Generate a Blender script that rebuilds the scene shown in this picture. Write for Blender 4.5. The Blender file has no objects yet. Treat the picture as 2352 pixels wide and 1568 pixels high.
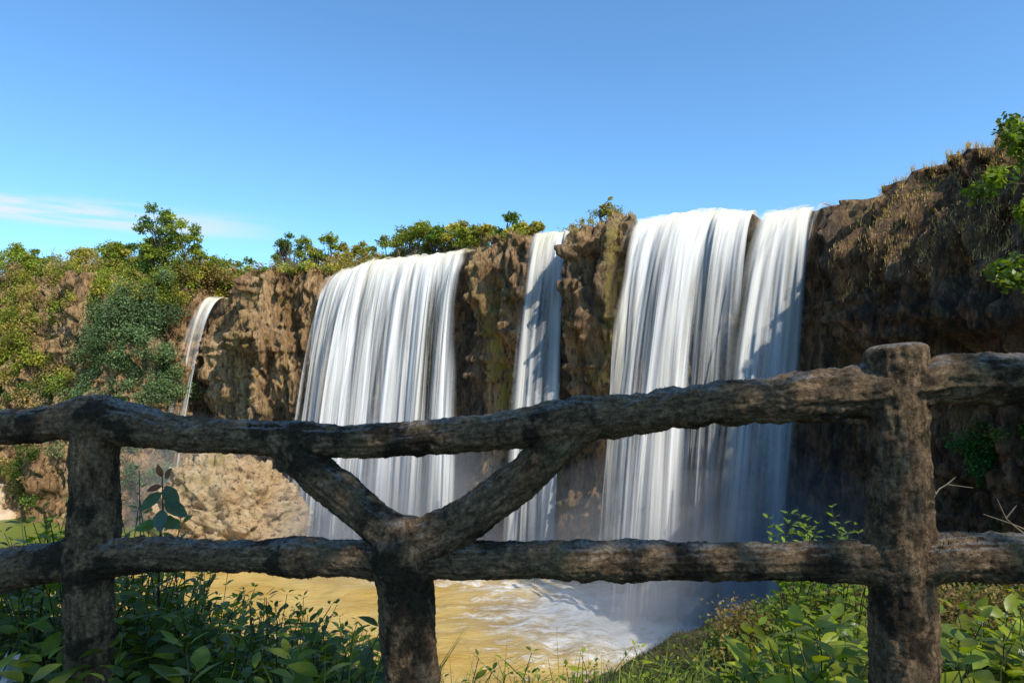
import bpy, math, numpy as np
from mathutils import Vector
rng = np.random.default_rng(7)
F = 1568.0; HZ = 860.0; CX = 1176.0
sc = bpy.context.scene
sc.view_settings.view_transform = 'Standard'; sc.view_settings.look = 'None'; sc.view_settings.exposure = 0
WATER_Z = -16.5

def at(u, v, d):            # survey helper: bearing / elevation tangents -> metres at distance d
    return np.array([(u-CX)/F*d, d, (HZ-v)/F*d])

# ---------------------------------------------------------------- noise
def _h(ix, iy, iz, seed):
    n = (ix.astype(np.int64)*374761393 + iy.astype(np.int64)*668265263 + iz.astype(np.int64)*2147483647 + seed*144665) & 0xFFFFFFFF
    n = ((n ^ (n >> 13))*1274126177) & 0xFFFFFFFF
    n = ((n ^ (n >> 15))*2246822519) & 0xFFFFFFFF
    n = n ^ (n >> 16)
    return (n & 0xFFFFFF)/float(0xFFFFFF)*2-1
def vn(x, y, z=0.0, seed=0):
    x, y, z = np.broadcast_arrays(np.asarray(x, float), np.asarray(y, float), np.asarray(z, float))
    ix, iy, iz = np.floor(x), np.floor(y), np.floor(z)
    fx, fy, fz = x-ix, y-iy, z-iz
    sx, sy, sz = [f*f*f*(f*(f*6-15)+10) for f in (fx, fy, fz)]
    r = 0
    for a in (0, 1):
        for b in (0, 1):
            for c in (0, 1):
                w = (sx if a else 1-sx)*(sy if b else 1-sy)*(sz if c else 1-sz)
                r = r + w*_h(ix+a, iy+b, iz+c, seed)
    return r
def fbm(x, y, z=0.0, o=4, seed=0, g=0.5):
    r = 0; a = 1.0; t = 0
    x = np.asarray(x, float); y = np.asarray(y, float); z = np.asarray(z, float)
    for i in range(o):
        r = r + a*vn(x, y, z, seed+i*17); t += a
        x = x*2.03; y = y*2.03; z = z*2.03; a *= g
    return r/t*1.6
def cells(x, y, z, seed=0):   # worley F1, F2-F1, id
    x, y, z = np.broadcast_arrays(np.asarray(x, float), np.asarray(y, float), np.asarray(z, float))
    ix, iy, iz = np.floor(x), np.floor(y), np.floor(z)
    f1 = np.full(x.shape, 9.0); f2 = np.full(x.shape, 9.0); cid = np.zeros(x.shape)
    for a in (-1, 0, 1):
        for b in (-1, 0, 1):
            for c in (-1, 0, 1):
                jx, jy, jz = ix+a, iy+b, iz+c
                px = jx+.5+.5*_h(jx, jy, jz, seed+1); py = jy+.5+.5*_h(jx, jy, jz, seed+2); pz = jz+.5+.5*_h(jx, jy, jz, seed+3)
                d = np.sqrt((px-x)**2+(py-y)**2+(pz-z)**2)
                m = d < f1
                f2 = np.where(m, f1, np.minimum(f2, d)); cid = np.where(m, _h(jx, jy, jz, seed+4), cid); f1 = np.where(m, d, f1)
    return f1, f2-f1, cid
def ss(a, b, x):
    t = np.clip((np.asarray(x, float)-a)/(b-a), 0, 1); return t*t*(3-2*t)

# ---------------------------------------------------------------- mesh helpers
def make(name, V, Q, mat, smooth=True, attrs=None, parent=None):
    V = np.asarray(V, float).reshape(-1, 3); Q = np.asarray(Q, int)
    me = bpy.data.meshes.new(name)
    me.vertices.add(len(V)); me.vertices.foreach_set("co", V.ravel())
    k = Q.shape[1]
    me.loops.add(Q.size); me.loops.foreach_set("vertex_index", Q.ravel().astype(np.int32))
    me.polygons.add(len(Q)); me.polygons.foreach_set("loop_start", np.arange(0, Q.size, k, dtype=np.int32))
    me.polygons.foreach_set("use_smooth", np.full(len(Q), smooth))
    me.update(calc_edges=True)
    if attrs:
        for an, arr in attrs.items():
            A = me.attributes.new(an, 'FLOAT_VECTOR', 'POINT'); A.data.foreach_set("vector", np.asarray(arr, float).ravel())
    me.materials.append(mat)
    ob = bpy.data.objects.new(name, me); sc.collection.objects.link(ob)
    if parent: ob.parent = parent
    return ob
def gridq(n, m, wrap=False):    # n rows, m cols
    i = np.arange(n-1)[:, None]; j = np.arange(m if wrap else m-1)[None, :]
    j2 = (j+1) % m
    return np.stack([i*m+j, i*m+j2, (i+1)*m+j2, (i+1)*m+j], -1).reshape(-1, 4)
class Bag:
    def __init__(s): s.V = []; s.Q = []; s.A = []; s.n = 0
    def add(s, V, Q, A):
        V = np.asarray(V, float).reshape(-1, 3); s.V.append(V); s.Q.append(np.asarray(Q)+s.n)
        A = np.asarray(A, float); s.A.append(np.broadcast_to(A, (len(V), 3)).copy() if A.ndim == 1 else A); s.n += len(V)
    def out(s, name, mat, smooth=True, parent=None):
        return make(name, np.vstack(s.V), np.vstack(s.Q), mat, smooth, {"tint": np.vstack(s.A)}, parent)
def empty(name):
    e = bpy.data.objects.new(name, None); sc.collection.objects.link(e); return e
def nrm(a): return a/(np.linalg.norm(a, axis=-1, keepdims=True)+1e-9)
def catmull(P, R, step):
    P = np.asarray(P, float); R = np.asarray(R, float); PP = np.vstack([2*P[0]-P[1], P, 2*P[-1]-P[-2]])
    out = []; rr = []
    for i in range(len(P)-1):
        n = max(2, int(np.linalg.norm(P[i+1]-P[i])/step)); t = np.linspace(0, 1, n, endpoint=(i == len(P)-2))[:, None]
        a, b, c, d = PP[i:i+4]
        out.append(.5*((2*b)+(c-a)*t+(2*a-5*b+4*c-d)*t*t+(-a+3*b-3*c+d)*t**3))
        t1 = t[:, 0]; t1 = t1*t1*(3-2*t1); rr.append(R[i]*(1-t1)+R[i+1]*t1)
    return np.vstack(out), np.concatenate(rr)
def tube(P, R, step, seg, disp=None, cap=True, capk=.6):
    C, r = catmull(P, R, step)
    T = nrm(np.gradient(C, axis=0)); ref = np.array([0, 0, 1.0]) if abs(T[:, 2]).mean() < .8 else np.array([0, 1.0, 0])
    A = nrm(np.cross(T, ref)); B = np.cross(T, A)
    if cap:
        k = 7; C = np.vstack([np.repeat(C[:1], k, 0), C, np.repeat(C[-1:], k, 0)]); A = np.vstack([np.repeat(A[:1], k, 0), A, np.repeat(A[-1:], k, 0)])
        B = np.vstack([np.repeat(B[:1], k, 0), B, np.repeat(B[-1:], k, 0)]); T = np.vstack([np.repeat(T[:1], k, 0), T, np.repeat(T[-1:], k, 0)])
        th = np.linspace(math.pi/2, 0, k+1)[:k]
        C[:k] -= T[:k]*(r[0]*capk*np.sin(th))[:, None]; C[-k:] += T[-k:]*(r[-1]*capk*np.sin(th[::-1]))[:, None]
        r = np.concatenate([r[0]*np.cos(th)**.7+1e-4, r, r[-1]*np.cos(th[::-1])**.7+1e-4])
    ang = np.linspace(0, 2*math.pi, seg, endpoint=False)
    D = A[:, None]*np.cos(ang)[None, :, None]+B[:, None]*np.sin(ang)[None, :, None]
    V = C[:, None]+D*r[:, None, None]
    L = np.concatenate([[0], np.cumsum(np.linalg.norm(np.diff(C, axis=0), axis=1))])
    LA = np.stack([L[:, None]*np.ones(seg)[None], np.cos(ang)[None]*np.ones(len(C))[:, None]*.1, np.sin(ang)[None]*np.ones(len(C))[:, None]*.1], -1)
    if disp is not None:
        V = V + D*disp(V, L[:, None]*np.ones(seg)[None], ang[None]*np.ones(len(C))[:, None])[..., None]*np.minimum(1, r/r.max()*1.5)[:, None, None]
    tube.LA = LA.reshape(-1, 3)
    return V.reshape(-1, 3), gridq(len(C), seg, True), D.reshape(-1, 3)

# leaf template with fold and droop
_ly = np.array([0, .12, .35, .62, .85, 1.0]); _lw = np.array([.03, .55, 1.0, .85, .42, .02])
def leaves(bag, O, Ax, Nn, L, W, tint, droop=.25, fold=.25):
    O = np.asarray(O, float); n = len(O)
    Ax = nrm(Ax); S = nrm(np.cross(Ax, Nn)); N = np.cross(S, Ax)
    L = np.broadcast_to(L, n)[:, None, None]; W = np.broadcast_to(W, n)[:, None, None]
    y = _ly[None, :, None]; V = []
    dr = (droop*(0.5+rng.random(n)))[:, None, None]
    for sgn in (-1, 0, 1):
        w = sgn*_lw[None, :, None]*.5
        V.append(O[:, None]+Ax[:, None]*y*L*(1-.2*dr*y)+S[:, None]*w*W+N[:, None]*(abs(w)*W*fold-dr*L*y*y))
    V = np.stack(V, 2)     # n,6,3,3
    q = gridq(6, 3); Q = (q[None]+(np.arange(n)*18)[:, None, None]).reshape(-1, 4)
    A = np.repeat(np.broadcast_to(tint, (n, 3)), 18, 0)
    bag.add(V.reshape(-1, 3), Q, A)
def diamonds(bag, O, size, tint, up=.5, asp=.55):
    n = len(O); N = nrm(rng.normal(size=(n, 3))+np.array([.3*up, -.5*up, up])); a = nrm(np.cross(N, rng.normal(size=(n, 3)))); b = np.cross(N, a)
    s = (size*(.6+.8*rng.random(n)))[:, None]
    V = np.stack([O-a*s*.5, O+b*s*.5*asp+N*s*.08, O+a*s*.5, O-b*s*.5*asp+N*s*.08], 1)
    bag.add(V.reshape(-1, 3), (np.arange(n*4)).reshape(-1, 4), np.repeat(np.broadcast_to(tint, (n, 3)), 4, 0))
def clump(bag, c, r, n, size, tint, up=.5, flat=.8):
    d = nrm(rng.normal(size=(n, 3))); rad = rng.random(n)**.45
    wob = 1+.55*vn(d[:, 0]*2+c[0], d[:, 1]*2+c[1], d[:, 2]*2+c[2], 5)
    O = np.asarray(c)+d*(rad*wob)[:, None]*r*np.array([1, 1, flat])
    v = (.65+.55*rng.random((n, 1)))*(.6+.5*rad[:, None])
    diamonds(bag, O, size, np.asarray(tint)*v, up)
def blades(bag, O, L, W, tint, lean=.5, dirs=None):
    n = len(O); d = np.array([0, 0, 1.0]) if dirs is None else dirs
    az = rng.random(n)*2*math.pi; h = np.stack([np.cos(az), np.sin(az), 0*az], 1); s = np.stack([-np.sin(az+.7), np.cos(az+.7), 0*az], 1)
    le = (lean*rng.random(n))[:, None]; L = (L*(.5+.8*rng.random(n)))[:, None]
    P1 = O+(d*.55+h*le*.25)*L; P2 = O+(d*(1-.35*le)+h*le)*L; s = s*W
    V = np.stack([O-s*.5, O+s*.5, P1-s*.4, P1+s*.4, P2-s*.05, P2+s*.05], 1)
    q = np.array([[0, 1, 3, 2], [2, 3, 5, 4]])
    bag.add(V.reshape(-1, 3), (q[None]+(np.arange(n)*6)[:, None, None]).reshape(-1, 4), np.repeat(np.broadcast_to(tint, (n, 3)), 6, 0))

# ---------------------------------------------------------------- materials
class NT:
    def __init__(s, name):
        s.m = bpy.data.materials.new(name); s.m.use_nodes = True; s.t = s.m.node_tree; s.t.nodes.clear(); s.out = s.n('ShaderNodeOutputMaterial')
    def n(s, typ, **kw):
        nd = s.t.nodes.new(typ)
        for k, v in kw.items():
            if k in nd.inputs: nd.inputs[k].default_value = v
            else: setattr(nd, k, v)
        return nd
    def l(s, a, b): s.t.links.new(a, b)
    def noise(s, vec, scale, detail=5, rough=.55, mapping=None):
        if mapping is not None:
            mp = s.n('ShaderNodeMapping'); mp.inputs['Scale'].default_value = mapping; s.l(vec, mp.inputs['Vector']); vec = mp.outputs[0]
        nd = s.n('ShaderNodeTexNoise'); nd.inputs['Scale'].default_value = scale; nd.inputs['Detail'].default_value = detail; nd.inputs['Roughness'].default_value = rough
        s.l(vec, nd.inputs['Vector']); return nd.outputs['Fac']
    def ramp(s, fac, stops):
        nd = s.n('ShaderNodeValToRGB'); e = nd.color_ramp.elements
        while len(e) < len(stops): e.new(.5)
        for i, (p, c) in enumerate(stops): e[i].position = p; e[i].color = (*c, 1) if len(c) == 3 else c
        s.l(fac, nd.inputs[0]); return nd.outputs[0]
    def mix(s, fac, a, b, typ='MIX'):
        nd = s.n('ShaderNodeMix', data_type='RGBA', blend_type=typ)
        for v, i in ((fac, 0), (a, 6), (b, 7)):
            if hasattr(v, 'links'): s.l(v, nd.inputs[i])
            else: nd.inputs[i].default_value = v if i == 0 else (*v, 1)
        return nd.outputs[2]
    def math(s, op, a, b=0.0, c=0.0, clamp=False):
        nd = s.n('ShaderNodeMath', operation=op, use_clamp=clamp)
        for i, v in enumerate((a, b, c)):
            if hasattr(v, 'links'): s.l(v, nd.inputs[i])
            else: nd.inputs[i].default_value = v
        return nd.outputs[0]
    def mr(s, v, a, b, c=0., d=1.):
        nd = s.n('ShaderNodeMapRange', interpolation_type='SMOOTHSTEP'); s.l(v, nd.inputs[0])
        for i, x in enumerate((a, b, c, d)): nd.inputs[i+1].default_value = x
        return nd.outputs[0]
    def bump(s, h, strength, dist):
        nd = s.n('ShaderNodeBump'); nd.inputs['Strength'].default_value = strength; nd.inputs['Distance'].default_value = dist; s.l(h, nd.inputs['Height']); return nd.outputs[0]
    def attr(s, name):
        a = s.n('ShaderNodeAttribute', attribute_name=name); return a
    def sep(s, v):
        x = s.n('ShaderNodeSeparateXYZ'); s.l(v, x.inputs[0]); return x.outputs
    def pos(s): return s.n('ShaderNodeNewGeometry').outputs['Position']
    def princ(s, col, rough=.9, normal=None, spec=.3):
        p = s.n('ShaderNodeBsdfPrincipled'); p.inputs['Roughness'].default_value = rough if not hasattr(rough, 'links') else .5
        if hasattr(rough, 'links'): s.l(rough, p.inputs['Roughness'])
        p.inputs['Specular IOR Level'].default_value = spec
        if hasattr(col, 'links'): s.l(col, p.inputs['Base Color'])
        else: p.inputs['Base Color'].default_value = (*col, 1)
        if normal is not None: s.l(normal, p.inputs['Normal'])
        return p.outputs[0]
    def fin(s, sh): s.l(sh, s.out.inputs['Surface']); return s.m

def leaf_mat(name, trans=.35, rough=.45, spec=.4):
    t = NT(name); a = t.attr('tint').outputs['Color']
    n = t.noise(t.pos(), 30, 3); c = t.mix(.5, a, t.ramp(n, [(.3, (.55, .6, .5)), (.7, (1.3, 1.25, 1.2))]), 'MULTIPLY')
    p = t.princ(c, rough, None, spec); tr = t.n('ShaderNodeBsdfTranslucent')
    t.l(t.mix(1.0, c, (1.6, 1.6, .5), 'MULTIPLY'), tr.inputs[0])
    m = t.n('ShaderNodeMixShader'); m.inputs[0].default_value = trans; t.l(p, m.inputs[1]); t.l(tr.outputs[0], m.inputs[2])
    return t.fin(m.outputs[0])
LEAF = leaf_mat('foliage', .3, .6, .25); LEAF2 = leaf_mat('broad_leaf', .45, .4, .4)
def bark_mat():
    t = NT('bark'); n = t.noise(t.pos(), 6, 6, .6, (1, 1, .3))
    return t.fin(t.princ(t.ramp(n, [(.3, (.06, .045, .03)), (.7, (.2, .16, .11))]), .9, t.bump(n, .6, .05)))
BARK = bark_mat()

def cliff_mat():
    t = NT('cliff_rock'); P = t.pos(); r, g, b = t.sep(t.attr('mask').outputs['Vector'])
    n1 = t.noise(P, .35, 8, .65, (1, 1, .3)); n2 = t.noise(P, 1.8, 9, .75, (1, 1, .5)); n4 = t.noise(P, 1.3, 6, .65, (1, 1, .10)); n5 = t.noise(P, 3.2, 7, .7, (1, 1, .22))
    dry = t.ramp(n1, [(.30, (.24, .125, .055)), (.43, (.48, .285, .13)), (.56, (.66, .425, .21)), (.70, (.74, .53, .30))])
    dry = t.mix(.85, dry, t.ramp(n2, [(.36, (.24, .19, .15)), (.52, (1.15, 1.1, 1.05))]), 'MULTIPLY')
    dry = t.mix(t.mr(n4, .52, .64, 0, .65), dry, (.16, .105, .068))
    red = t.ramp(n2, [(.38, (.045, .034, .027)), (.50, (.15, .095, .065)), (.58, (.38, .19, .10)), (.66, (.50, .40, .30))])
    red = t.mix(t.mr(n4, .46, .62, 0, .8), red, (.075, .056, .048))
    c = t.mix(b, dry, red)
    wet = t.ramp(n2, [(.36, (.018, .019, .021)), (.64, (.19, .155, .12))])
    wf = t.math('MULTIPLY', r, t.mr(n4, .3, .52, .5, 1.0))
    c = t.mix(wf, c, wet)
    c = t.mix(t.mr(n5, .38, .50, .65, 0), c, (.03, .023, .018))  # crevice darkening: shade painted into the rock colour
    mossf = t.math('MULTIPLY', g, t.mr(n2, .42, .56))
    c = t.mix(mossf, c, t.ramp(n1, [(.35, (.20, .17, .02)), (.65, (.50, .38, .06))]))
    h = t.math('ADD', t.noise(P, .9, 10, .78, (1, 1, .35)), t.math('MULTIPLY', n5, .5))
    return t.fin(t.princ(c, t.mr(r, 0, 1, .95, .55), t.bump(h, 1.0, 1.2), .3))
CLIFF = cliff_mat()

def rock_mat():
    t = NT('boulder_rock'); P = t.pos()
    n = t.noise(P, .45, 8, .7); n2 = t.noise(P, 1.5, 9, .78)
    c = t.ramp(n, [(.3, (.48, .30, .14)), (.5, (.80, .58, .32)), (.7, (.86, .70, .46))])
    c = t.mix(.9, c, t.ramp(n2, [(.40, (.13, .09, .07)), (.49, (1.1, 1.05, 1.0))]), 'MULTIPLY')
    c = t.mix(t.mr(t.noise(P, .35, 4), .55, .68, 0, .5), c, (.40, .33, .08))
    return t.fin(t.princ(c, .40, t.bump(t.noise(P, 1.2, 10, .78), 1, 1.0), .7))

def terrain_mat():
    t = NT('mossy_ground'); P = t.pos(); n = t.noise(P, 2.2, 8, .6)
    c = t.ramp(n, [(.3, (.03, .024, .012)), (.5, (.05, .052, .016)), (.7, (.09, .08, .026))])
    return t.fin(t.princ(c, .95, t.bump(t.noise(P, 14, 6), 1, .05)))
def sand_mat():
    t = NT('sandy_bank'); P = t.pos(); n = t.noise(P, .4, 8, .6)
    c = t.ramp(n, [(.3, (.20, .22, .06)), (.5, (.55, .40, .25)), (.7, (.7, .55, .4))])
    return t.fin(t.princ(c, .95, t.bump(n, 1, .6)))

def water_mat():
    t = NT('river_water'); P = t.pos(); r, g, b = t.sep(t.attr('mask').outputs['Vector'])
    n = t.noise(P, .22, 5, .55, (1, 2.2, 1))
    c = t.ramp(n, [(.35, (.42, .255, .055)), (.65, (.56, .39, .13))])
    c = t.mix(g, c, (.16, .19, .035))
    f1 = t.noise(P, .5, 9, .72, (1, 2.6, 1)); f2 = t.noise(P, 2.4, 6, .7, (1, 2.4, 1))
    ff = t.math('ADD', t.math('MULTIPLY', f1, .65), t.math('MULTIPLY', f2, .35))
    thr = t.math('MULTIPLY_ADD', r, -.42, .75)
    foam = t.math('MULTIPLY', t.math('SUBTRACT', ff, thr), 6.0, clamp=True)
    c = t.mix(foam, c, (.9, .88, .84))
    h = t.math('ADD', t.noise(P, 1.3, 6, .6, (1, 2.2, 1)), t.math('MULTIPLY', foam, .3))
    return t.fin(t.princ(c, t.mr(foam, 0, 1, .35, .8), t.bump(h, .6, .35), .2))

def fall_mat(name, thr, gain, warm):
    t = NT(name); v = t.attr('flow').outputs['Vector']; e = t.sep(t.attr('fade').outputs['Vector'])
    def st(sx, st_, det=6, rough=.6): return t.noise(v, 1.0, det, rough, (sx, st_, 1))
    s1 = st(.5, .26, 4); s2 = st(2.4, .28, 5, .6); s3 = st(9., .35, 3); s4 = st(.35, .25, 3)
    d = t.math('ADD', t.math('ADD', t.math('MULTIPLY', s1, .58), t.math('MULTIPLY', s2, .32)), t.math('MULTIPLY', s3, .10))
    d = t.math('MULTIPLY', t.math('SUBTRACT', d, thr), gain)
    d = t.math('ADD', d, e[1], clamp=True)        # lip solidity
    al = t.math('MULTIPLY', d, e[0], clamp=True)
    col = t.ramp(s1, [(.35, (.82, .84, .85)), (.6, (.97, .97, .96))])
    col = t.mix(t.mr(s4, .48, .64, 0, .55), col, (.89, .82, .63))
    col = t.mix(t.math('MULTIPLY', e[2], warm, clamp=True), col, (.68, .57, .31))
    geo = t.n('ShaderNodeNewGeometry')
    sc_ = t.n('ShaderNodeVectorMath', operation='SCALE'); t.l(geo.outputs['Normal'], sc_.inputs[0]); sc_.inputs[3].default_value = .34
    ad = t.n('ShaderNodeVectorMath', operation='ADD'); t.l(sc_.outputs[0], ad.inputs[0]); ad.inputs[1].default_value = (.48, -.55, .6)  # shading normal bent sunward to make the falls look brighter lit
    nn = t.n('ShaderNodeVectorMath', operation='NORMALIZE'); t.l(ad.outputs[0], nn.inputs[0])
    df = t.n('ShaderNodeBsdfDiffuse'); t.l(col, df.inputs[0]); t.l(nn.outputs[0], df.inputs['Normal'])
    tl = t.n('ShaderNodeBsdfTranslucent'); t.l(col, tl.inputs[0])
    m = t.n('ShaderNodeMixShader'); m.inputs[0].default_value = .12; t.l(df.outputs[0], m.inputs[1]); t.l(tl.outputs[0], m.inputs[2])
    tp = t.n('ShaderNodeBsdfTransparent'); m2 = t.n('ShaderNodeMixShader'); t.l(al, m2.inputs[0]); t.l(tp.outputs[0], m2.inputs[1]); t.l(m.outputs[0], m2.inputs[2])
    return t.fin(m2.outputs[0])
FALLM = [fall_mat('falling_water_back', .405, 3.6, .7), fall_mat('falling_water_mid', .465, 3.8, .7), fall_mat('falling_water_front', .505, 4.2, .4)]

def log_mat():
    t = NT('weathered_log'); P = t.pos(); fl = t.attr('along').outputs['Vector']
    n1 = t.noise(P, 5, 8, .65); n2 = t.noise(P, 75, 9, .8); n3 = t.noise(fl, 38, 7, .7, (.45, 1, 1)); n6 = t.noise(P, 11, 5, .6); n7 = t.noise(P, 3.4, 6, .6)
    c = t.ramp(n3, [(.34, (.065, .044, .027)), (.5, (.175, .120, .072)), (.64, (.31, .22, .135))])
    c = t.mix(.85, c, t.ramp(n2, [(.38, (.26, .22, .19)), (.58, (1.5, 1.38, 1.25))]), 'MULTIPLY')
    c = t.mix(t.mr(n7, .54, .66, 0, .5), c, t.ramp(n2, [(.35, (.05, .05, .02)), (.65, (.22, .20, .10))]))
    moss = t.mr(n1, .50, .58, 0, .9)
    c = t.mix(moss, c, t.ramp(n2, [(.35, (.007, .005, .0035)), (.7, (.055, .038, .02))]))
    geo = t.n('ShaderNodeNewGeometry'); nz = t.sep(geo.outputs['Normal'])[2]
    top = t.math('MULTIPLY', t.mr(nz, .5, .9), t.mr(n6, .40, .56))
    c = t.mix(t.math('MULTIPLY', top, .6), c, t.ramp(n2, [(.38, (.09, .085, .08)), (.6, (.42, .40, .37))]))  # log tops greyed in patches: sky light painted into the colour
    h = t.math('ADD', t.math('ADD', t.math('MULTIPLY', n3, .5), t.math('MULTIPLY', t.noise(P, 40, 9, .82), 1.0)), t.math('MULTIPLY', t.noise(P, 180, 5, .7), .35))
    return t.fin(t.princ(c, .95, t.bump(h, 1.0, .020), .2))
LOG = log_mat()

# ---------------------------------------------------------------- cliff path
def k(u, D, top): return ((u-CX)/F*D, D, top)
CP = [(-135, 20, 12), (-98, 62, 12), (-76, 84, 12.4), k(0, 88, 12.4), k(120, 86, 12.2), k(200, 82, 11.8), k(300, 79, 11.6), k(398, 79, 11.4), k(420, 82.5, 11.2), k(478, 84, 9.2),
      k(523, 84, 9.2), k(530, 81.5, 10.9), k(550, 77.5, 11.3), k(590, 74.5, 11.4), k(738, 74.2, 11.3), k(765, 73, 10.1), k(800, 71.2, 10.7), k(860, 69, 11.2), k(980, 66, 11.2), k(1083, 63, 11.3),
      k(1100, 61, 11.9), k(1205, 58.5, 11.9), k(1228, 58.5, 11.7), k(1315, 57, 11.7), k(1335, 55, 11.9), k(1400, 53.5, 12.2), k(1450, 52.5, 12.0), k(1465, 52.6, 11.5), k(1600, 50.5, 11.8), k(1735, 48.5, 11.4), k(1770, 48, 11.1),
      k(1870, 46.5, 11.2), k(1915, 46.3, 11.4), k(1935, 43.5, 11.2), k(1965, 42.8, 11.6), k(2010, 41, 11.9), k(2110, 38.2, 12.6), k(2200, 36, 12.6), k(2300, 34, 12.2), k(2450, 31, 12.0), k(2700, 27, 12.5), (28, 15, 12.5), (34, 0, 12.5), (42, -25, 12.5)]
CP = np.array(CP, float); NI = len(CP)-3
seg = np.linalg.norm(np.diff(CP[:, :2], axis=0), axis=1); S_cp = np.concatenate([[0], np.cumsum(seg)])
def path(s):
    x = np.interp(s, S_cp, CP[:, 0]); y = np.interp(s, S_cp, CP[:, 1]); z = np.interp(s, S_cp, CP[:, 2]); return x, y, z
def pathS(s, w=1.2):
    X = Y = Z = 0
    for o in (-1, -.5, 0, .5, 1):
        x, y, z = path(s+o*w); X = X+x/5; Y = Y+y/5
    _, _, Z = path(s); return X, Y, Z
def tang(s):
    x0, y0, _ = pathS(s-.8, 2.); x1, y1, _ = pathS(s+.8, 2.); l = np.hypot(x1-x0, y1-y0); return (x1-x0)/l, (y1-y0)/l
U = (CP[:, 0]/CP[:, 1])*F+CX
def s_u(u):   # arc position whose bearing corresponds
    return np.interp(u, U[3:NI], S_cp[3:NI])
FALLS = [(s_u(481), s_u(520)), (s_u(760), s_u(1086)), (s_u(1226), s_u(1317)), (s_u(1464), s_u(1737)), (s_u(1762), s_u(1872)), (s_u(1884), s_u(1912))]
sa, sb = s_u(0)-6, s_u(2480)
Sx = np.concatenate([np.arange(0, sa, 1.0), np.arange(sa, sb, .12), np.arange(sb, S_cp[-1], 1.0)])
NR = 210
tt = np.linspace(0, 1, NR)
Sg, Tg = np.meshgrid(Sx, tt)
px, py, pz = pathS(Sg); tx, ty = tang(Sg); nx, ny = ty, -tx
zb = -18.5
Zc = zb+(pz-zb)*Tg
fm = np.zeros_like(Sx)
for a, b in FALLS: fm = np.maximum(fm, ss(a-.6, a+.3, Sx)*(1-ss(b-.3, b+.6, Sx)))
FM = fm[None]*np.ones_like(Tg)
a, b = FALLS[0]; f0 = (ss(a-3.5, a-.5, Sx)*(1-ss(b-.2, b+1.2, Sx)))[None]
uS = np.interp(Sg, S_cp[3:NI], U[3:NI]); leftm = 1-ss(370, 400, uS); rightm = ss(1900, 1945, uS)
d = 1.6*fbm(Sg/6, Zc/11, 0, 3, 1)*(1-f0)
rid = 1-np.abs(fbm(Sg/1.7+.25*fbm(Sg/3, Zc/3, 0, 3, 8), Zc/8, 0, 4, 2)); d += (rid-.6)*2.1
d += .45*fbm(Sg/.7, Zc/1.8, 0, 4, 3, .6)
f1, f21, cid = cells(Sg/1.4, Zc/4.6, 0.5, 11); d += .7*cid*ss(0, .14, f21)-.35*(1-ss(0, .12, f21))
f1, f21, cid = cells(Sg/.7, Zc/1.9, 0.5, 21); d += .34*cid*ss(0, .2, f21)*(1-.3*leftm)
d += .5*ss(.25, .6, fbm(Sg/20, Zc/1.4, 0, 3, 5))
topd = ss(.80, 1.0, Tg)
d *= 1-FM*(.5+.45*topd)
d -= FM*(1.7*(1-topd))*ss(0, .2, 1-Tg)
d += (1-Tg)*(1.2+5*leftm)*(1-f0)
d -= f0*1.0*(1-topd)
d -= rightm*3.4*(1-ss(0.3, 3.2, Zc+.8*fbm(Sg/3, 0, 0, 3, 9)))*(1-ss(26, 60, Sg-s_u(2352)))
d -= rightm*3.0*ss(6.5, 13, Zc)**1.5 + (1-rightm)*(1-FM)*.9*ss(.93, 1, Tg)
topn = (1-FM)*.5*fbm(Sg/1.4, 0, 0, 4, 33)*ss(.85, 1, Tg)
Vc = np.stack([px+nx*d, py+ny*d, Zc+topn], -1)
# masks
nearf = np.zeros_like(Sx)
for a, b in FALLS[1:]: nearf = np.maximum(nearf, ss(a-3.0, a, Sx)*(1-ss(b, b+3.5, Sx)))
ins = FALLS[0]; nearf = np.maximum(nearf, .7*ss(ins[0]-1.5, ins[0], Sx)*(1-ss(ins[1], ins[1]+1, Sx)))
wet = np.clip(nearf[None]*(.45+.45*fbm(Sg/2, Zc/9, 0, 3, 41)+.35*(1-Tg)) + .2*(uS > 1000)*(1-Tg), 0, 1)
wet = np.maximum(wet, FM*.95)
midm = ss(1085, 1100, uS)*(1-ss(1440, 1460, uS))
wet = np.maximum(wet, midm*(.35+.5*fbm(Sg/1.5, Zc/8, 0, 3, 43)))*(1-.7*ss(.9, 1, Tg)*(1-FM))
wet = np.maximum(wet, .85*ss(400, 440, uS)*(uS < 780)*(1-ss(-9, -1, Zc+1.5*fbm(Sg/2, Zc/3, 0, 3, 44))))
moss = ss(.2, .7, fbm(Sg/1.3, Zc/7, 0, 4, 51))*(.3+.35*midm)*(1-.6*rightm)*(uS > 480)
moss = np.maximum(moss, .9*ss(1095, 1115, uS)*(1-ss(1140, 1165, uS))*ss(-14, -5, Zc)*(1-ss(5, 9, Zc))*ss(-.4, .2, fbm(Sg/1.2, Zc/4, 0, 3, 52)))
redm = rightm*(.75+.25*fbm(Sg/3, Zc/3, 0, 3, 61))
back = []; mk = []; lastd = Vc[-1]
Mrow = np.stack([wet, moss, redm], -1)
for bd, dz in ((.4, .1), (1.2, .2), (3, .1), (8, .5), (25, 1.0), (90, 2), (500, 3)):
    bx = np.where(Sx > s_u(1900), -nx[-1], .35); by = np.where(Sx > s_u(1900), -ny[-1], .94)
    row = lastd.copy(); row[:, 0] += bx*bd; row[:, 1] += by*bd
    row[:, 2] += dz*(1-fm)+.25*fbm(Sx/2, bd*1.3, 0, 3, 77)*(1-fm)*min(1, bd); back.append(row); mk.append(Mrow[-1]*np.array([.3, .3, 1]))
Vall = np.concatenate([Vc, np.array(back)], 0); Mall = np.concatenate([Mrow, np.array(mk)], 0)
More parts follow.
